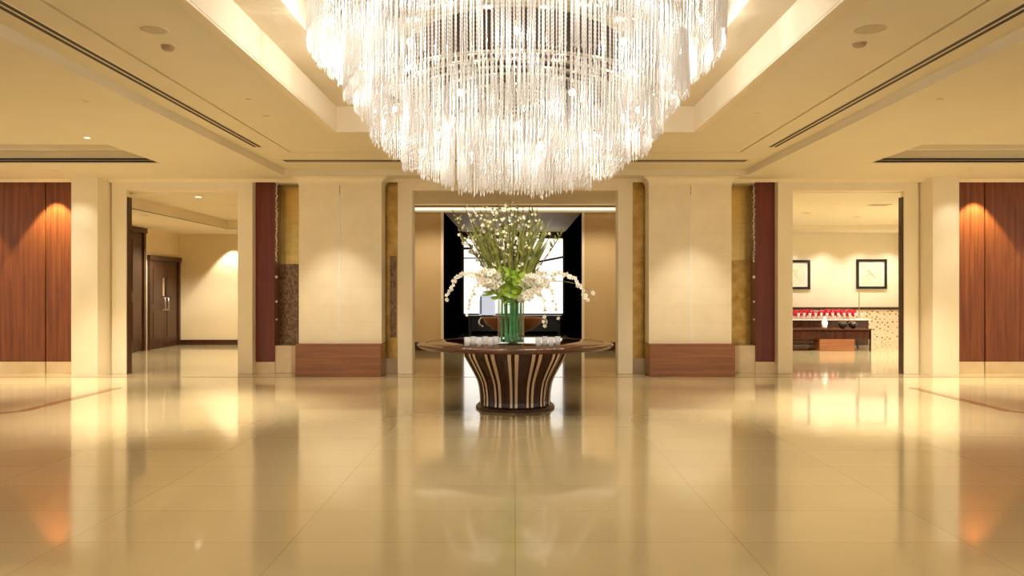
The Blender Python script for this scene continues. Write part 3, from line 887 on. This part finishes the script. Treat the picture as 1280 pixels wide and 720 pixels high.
def blossom_branch(tx, ty, dD, thick=.008, side=0, nb=12):
    base = Vector((VX + (tx - 640) * .0012, VY + dD * .2, TZ + .12)) if abs(tx - 640) < 200 else mouth
    tip = P(tx, ty, 9.6 + dD)
    m1 = Vector((VX + (tx - 640) * .0016, VY + dD * .25, TZ + .62))
    m2 = m1.lerp(tip, .5) + Vector((rnd.uniform(-.04, .04), 0, rnd.uniform(-.03, .05)))
    pts = bez([m1 - Vector(((tx - 640) * .0005, 0, .12)), m1, m2, tip], 12)
    t = empty('blossom_branch', tuple(pts[0]), 'tall twiggy branch with cream blossoms fanning up from vase', 'branch', 'tall blossom branches in the vase')
    L = [p - pts[0] for p in pts]
    b = MB().tube(L, thick, thick * .35, n=5)
    tips = []
    for k in range(4, 12, 2):
        d = (L[k] - L[k - 1]).normalized(); o = Vector((rnd.choice((-1, 1)) * rnd.uniform(.04, .12), rnd.uniform(-.06, .06), rnd.uniform(.06, .16)))
        b.tube([L[k], L[k] + o * .5 + d * .02, L[k] + o], thick * .45, thick * .2, n=4); tips.append(L[k] + o)
    b.build('branch_wood', M['twig'], t)
    fl = MB(); lv = MB()
    for k in range(nb):
        i = rnd.uniform(3.5, 11.9); p = L[int(i)].lerp(L[int(i) + 1], i % 1)
        q = p + Vector((rnd.uniform(-.025, .025), rnd.uniform(-.02, .0), rnd.uniform(-.02, .02)))
        fl.petals(q, rnd.uniform(.010, .024), 5, (rnd.uniform(-.6, .6), -1, rnd.uniform(-.3, .6)), 0, rot=rnd.uniform(0, 2))
    for q in tips:
        fl.petals(q, rnd.uniform(.015, .03), 5, (rnd.uniform(-.5, .5), -1, .2), 0)
        fl.ball(tuple(q), .007, 6)
    for k in range(22):
        i = rnd.uniform(2, 11.9); p = L[int(i)].lerp(L[int(i) + 1], i % 1)
        lv.leaf(p, p + Vector((rnd.uniform(-.06, .06), rnd.uniform(-.03, .03), rnd.uniform(.0, .09))), rnd.uniform(.010, .018))
    fl.build('blossoms', M['bloom'], t); lv.build('leaves', M['leaf'], t)


tops = [(565, 262), (572, 285), (580, 257), (588, 270), (592, 259), (600, 262), (606, 257), (612, 275), (616, 259), (622, 254), (628, 268), (633, 255), (638, 250),
        (643, 262), (648, 256), (654, 259), (658, 274), (662, 257), (667, 263), (672, 260), (676, 280), (684, 290), (577, 300), (590, 295), (660, 300), (605, 290), (645, 285), (630, 288)]
for i, (tx, ty) in enumerate(tops):
    blossom_branch(tx, ty, rnd.uniform(-.28, .3), rnd.uniform(.009, .015))
blossom_branch(708, 283, -.1, .015, nb=8)


def orchid(path, n_fl, start, label, size=.034, group='white orchid sprays in the vase'):
    pts = bez(path, 18); o0 = pts[0]
    t = empty('orchid_spray', tuple(o0), label, 'orchid', group)
    L = [p - o0 for p in pts]
    MB().tube(L, .006, .0025, n=5).build('stem', M['leaf'], t)
    fl0 = None
    for k in range(n_fl):
        u = (start + (1 - start) * k / max(1, n_fl - 1)) * 17.99; p = L[int(u)].lerp(L[min(18, int(u) + 1)], u % 1)
        fo = MB(); s_ = size * rnd.uniform(.85, 1.15) * (1 - .25 * k / n_fl)
        nrm = (rnd.uniform(-.5, .5), -1, rnd.uniform(-.35, .35))
        fo.petals((0, 0, 0), s_, 5, nrm, 0, .2, .42, rnd.uniform(0, 1)); fo.ball((0, -s_ * .2, 0), s_ * .22, 6, mi=1)
        ob = fo.build('orchid_flower', [M['petal'], M['yolk']], t)
        ob.location = p + Vector((rnd.uniform(-.018, .018), rnd.uniform(-.035, -.005), rnd.uniform(-.028, .01)))


base = Vector((VX, VY, TZ + .5))
orchid([base, P(612, 345, 9.5), P(578, 322, 9.4), P(566, 345, 9.35), P(558, 375, 9.35)], 22, .42, 'white orchid spray arching furthest out to the left')
orchid([base, P(618, 350, 9.4), P(600, 330, 9.3), P(592, 355, 9.25), P(585, 392, 9.25)], 13, .5, 'white orchid spray drooping inside the left arch')
orchid([base, P(668, 348, 9.5), P(705, 322, 9.4), P(722, 345, 9.35), P(733, 375, 9.35)], 22, .42, 'white orchid spray arching furthest out to the right')
orchid([base, P(664, 352, 9.4), P(684, 336, 9.3), P(690, 360, 9.25), P(697, 395, 9.25)], 12, .4, 'white orchid spray drooping inside the right arch')
orchid([base, P(662, 352, 9.35), P(676, 350, 9.2), P(682, 370, 9.2), P(681, 408, 9.2)], 12, .45, 'white orchid spray hanging lowest beside the vase')
orchid([base, P(670, 350, 9.7), P(705, 340, 9.7), P(730, 360, 9.75), P(742, 366, 9.75)], 2, .97, 'single white orchid flower on a long stem, furthest right')
for i, (ax, ay) in enumerate(((590, 345), (600, 338), (606, 352), (612, 340), (598, 355), (668, 345), (676, 352), (684, 358), (672, 366), (690, 350), (680, 342), (664, 372))):
    sd = 'left' if ax < 640 else 'right'
    orchid([base, P(640 + (ax - 640) * .55, ay - 5, 9.4), P(ax, ay, 9.28)], 11, .45, 'short white orchid spray in the thick cluster, %s side' % sd, .048, 'short white orchids massed at the %s' % sd)

# copper bowl behind
cb_ = empty('copper_bowl', (-.03, 10.42, TZ), 'wide copper brown footed bowl standing behind the glass vase', 'bowl')
MB().lathe([(0, 0), (.14, 0), (.14, .012), (.06, .03), (.055, .06), (.13, .09), (.26, .14), (.35, .21), (.395, .29), (.405, .30), (.39, .30), (.34, .22), (.24, .16), (0, .12)], n=48).build('body', M['copper'], cb_)
for s in (-1, 1):
    pts = [(s * (.385 + .055 * math.sin(PI * k / 8)), 0, .29 - .075 * (1 - math.cos(PI * k / 8)) / 1.4) for k in range(9)]
    h = MB().tube(pts, .011, n=8); h.ball((s * .41, -.01, .285), .02, 8); h.build('handle', M['chrome'], cb_)

# votives
gr = 'glass tealight cups on the round table'
vv = None
rnd = random.Random(2)
for nm, xs in (('left', (584, 591.5, 599, 606.5, 613, 619.5)), ('right', (673, 681, 689, 697))):
    for i, px in enumerate(xs):
        D = 9.32 + (i % 2) * .14
        lab = 'clear glass tealight cup in the row %s of the vase' % nm
        if vv is None:
            vv = empty('tealight_cup', (0, 0, 0), lab, 'candle holder', gr + ', ' + nm)
            mb = MB().lathe([(0, 0), (.027, 0), (.033, .02), (.036, .10), (.034, .105), (.029, .10), (.026, .03), (0, .028)], n=16)
            mb.build('cup', M['votive'], vv)
            MB().lathe([(0, .03), (.022, .03), (.022, .055), (0, .055)], n=12).build('candle', M['petal'], vv)
            o = vv
        else:
            o = copy_tree(vv); o['label'] = lab; o['group'] = gr + ', ' + nm
        o.location = ((px - 644) * D / 1000, D, TZ)

# ================================================================== CHANDELIER
CX, CY = 0.01, 7.1
ch = empty('crystal_chandelier', (CX, CY, 0), 'huge tiered crystal bead chandelier hanging from the ceiling coffer', 'chandelier')
zz = lambda H: CZ + H
#        R,   bottom, top,  count
tiers = [(1.80, 2.02, 2.66, 250), (1.70, 1.93, 2.66, 210), (1.50, 1.66, 2.66, 250), (1.42, 1.56, 2.66, 200), (1.28, 1.32, 2.60, 235), (1.18, 1.22, 1.76, 170),
         (1.0, 1.08, 1.76, 190), (.86, 1.02, 1.74, 140), (.66, .90, 1.74, 130), (.5, .885, 1.7, 90), (.30, .90, 1.7, 50)]
rnd = random.Random(21)


def strand_arrays(length, r=.0075, step=.030):
    n = max(4, int(length / step))
    vs = []; fs = []
    z = 0
    rings = []
    for k in range(n):
        rings += [(r * .55, z), (r, z - step * .5)]
        z -= step
    rings += [(r * .35, z), (r * 1.3, z - .022), (.0005, z - .055)]
    for i, (rr, z_) in enumerate(rings):
        for j in range(4):
            th = j * PI / 2 + PI / 4
            vs.append((rr * math.cos(th), rr * math.sin(th), z_))
    for i in range(len(rings) - 1):
        for j in range(4):
            fs.append((i * 4 + j, (i + 1) * 4 + j, (i + 1) * 4 + (j + 1) % 4, i * 4 + (j + 1) % 4))
    return np.array(vs), np.array(fs)


inst = []
for ti, (R, b, t, n) in enumerate(tiers):
    gaps = [rnd.uniform(0, 2 * PI) for _ in range(3)]
    seg = rnd.uniform(0, 2 * PI)
    for k in range(n):
        th = 2 * PI * (k + rnd.uniform(-.22, .22)) / n
        if ti >= 6 and any(abs((th - g + PI) % (2 * PI) - PI) < .045 for g in gaps): continue
        # scalloped, segment-wise hem plus ragged ends
        hem = .035 * math.sin(5 * th + seg) + rnd.uniform(-.022, .022)
        x_, y_ = R * math.cos(th), R * math.sin(th)
        ln = (t - b) - hem - .055
        inst.append((x_, y_, zz(t), max(.2, ln), math.hypot(x_ + CX, y_ + CY), rnd.uniform(0, PI / 2), R))
inst.sort(key=lambda q: -(min(q[3], 1.05) / q[4]) - (3 if abs(q[6] - 1.28) < .01 and q[1] < 0 else 0))
big, rest = inst[:100], inst[100:]
cache = {}
for (x_, y_, zt_, ln, d_, rot, R) in big:
    key = round(ln / .03)
    if key not in cache:
        v, f = strand_arrays(key * .03)
        me = bpy.data.meshes.new('crystal_strand'); me.from_pydata(v.tolist(), [], f.tolist()); me.materials.append(M['crystal']); cache[key] = me
    o = bpy.data.objects.new('crystal_strand', cache[key]); COL.objects.link(o); o.parent = ch
    o.location = (x_, y_, zt_); o.rotation_euler = (0, 0, rot)
V = []; F = []; n0 = 0
for (x_, y_, zt_, ln, d_, rot, R) in rest:
    v, f = strand_arrays(ln)
    c_, s_ = math.cos(rot), math.sin(rot)
    vv_ = np.empty_like(v); vv_[:, 0] = v[:, 0] * c_ - v[:, 1] * s_ + x_; vv_[:, 1] = v[:, 0] * s_ + v[:, 1] * c_ + y_; vv_[:, 2] = v[:, 2] + zt_
    V.append(vv_); F.append(f + n0); n0 += len(v)
V = np.concatenate(V); F = np.concatenate(F)
me = bpy.data.meshes.new('crystal_strands')
me.vertices.add(len(V)); me.vertices.foreach_set('co', V.ravel())
me.loops.add(F.size); me.loops.foreach_set('vertex_index', F.ravel())
me.polygons.add(len(F)); me.polygons.foreach_set('loop_start', np.arange(0, F.size, 4)); me.polygons.foreach_set('loop_total', np.full(len(F), 4))
me.update(calc_edges=True); me.materials.append(M['crystal'])
o = bpy.data.objects.new('crystal_strands', me); COL.objects.link(o); o.parent = ch; o['kind'] = 'stuff'
for R, b, t, n in tiers:
    MB().lathe([(R - .015, zz(t) - .005), (R + .015, zz(t) - .005), (R + .015, zz(t) + .02), (R - .015, zz(t) + .02), (R - .015, zz(t) - .005)], n=80).build('ring_frame', M['chrome'], ch)
# drum core, stepped plates, ceiling plate
MB().lathe([(0, zz(1.77)), (1.03, zz(1.77)), (1.03, zz(1.80)), (.92, zz(1.80)), (.92, zz(2.16)), (0, zz(2.16))], n=72).build('core_drum', M['corebronze'], ch)
MB().lathe([(0, zz(2.165)), (1.15, zz(2.165)), (1.15, zz(2.20)), (0, zz(2.20))], n=72).build('middle_plate', M['chrome'], ch)
MB().lathe([(0, zz(2.66)), (1.8, zz(2.66)), (1.8, zz(2.70)), (0, zz(2.70))], n=80).build('ceiling_plate', M['chrome'], ch)
MB().lathe([(.05, zz(1.77)), (.05, zz(2.68))], n=16).build('centre_post', M['chrome'], ch)
for (R, H, n, pw) in ((1.6, 2.25, 12, 22), (1.36, 1.86, 10, 14), (1.1, 1.5, 8, 12), (.76, 1.3, 6, 9), (.4, 1.2, 3, 6)):
    for k in range(n):
        th = 2 * PI * (k + .5) / n
        x_, y_ = R * math.cos(th), R * math.sin(th)
        b = MB().ball((x_, y_, zz(H)), .022, 10, 1.3); b.tube([(x_, y_, zz(H) + .02), (x_, y_, zz(H) + .07)], .01, n=6, mi=1)
        b.build('bulb', [M['bulb'], M['chrome']], ch)
        l = point('chandelier_bulb_light', (x_, y_, zz(H) - .03), pw * .9, (1.0, .95, .87), .03); l.parent = ch

# ================================================================== LOBBY DOWNLIGHTS
for s in (-1, 1):
    spot('pier_wash', (s * 2.96, 12.3, ZC - .02), (s * 2.96, 13.2, .6), 175, 56, .75, WARM2)
    spot('panel_scallop', (s * 8.02, 13.72, ZB - .02), (s * 8.02, 13.84, 0), 330, 72, .25, WARM)
    spot('panel_scallop', (s * 9.6, 13.72, ZB - .02), (s * 9.6, 13.84, 0), 180, 72, .25, WARM)
    spot('column_wash', (s * 7.4, 13.1, ZB - .02), (s * 7.35, 13.6, 1.0), 26, 80, 1.0, WARM2)
    for xx, yy, pw in ((2.6, 11.1, 200), (4.2, 9.7, 800), (6.6, 12.2, 480), (8.2, 12.0, 620), (5.6, 8.6, 420), (4.6, 7.5, 60), (2.7, 3.2, 50), (4.6, 4.0, 60), (7.5, 7.0, 80), (7.5, 12.9, 60)):
        zz_ = ZC - .01 if xx < 3.8 else (ZB - .01 if xx < 5.3 or yy > 12.1 else ZB + .2)
        spot('lobby_downlight', (s * xx, yy, zz_), (s * xx, yy, 0), pw, 75, .7, WARM2)
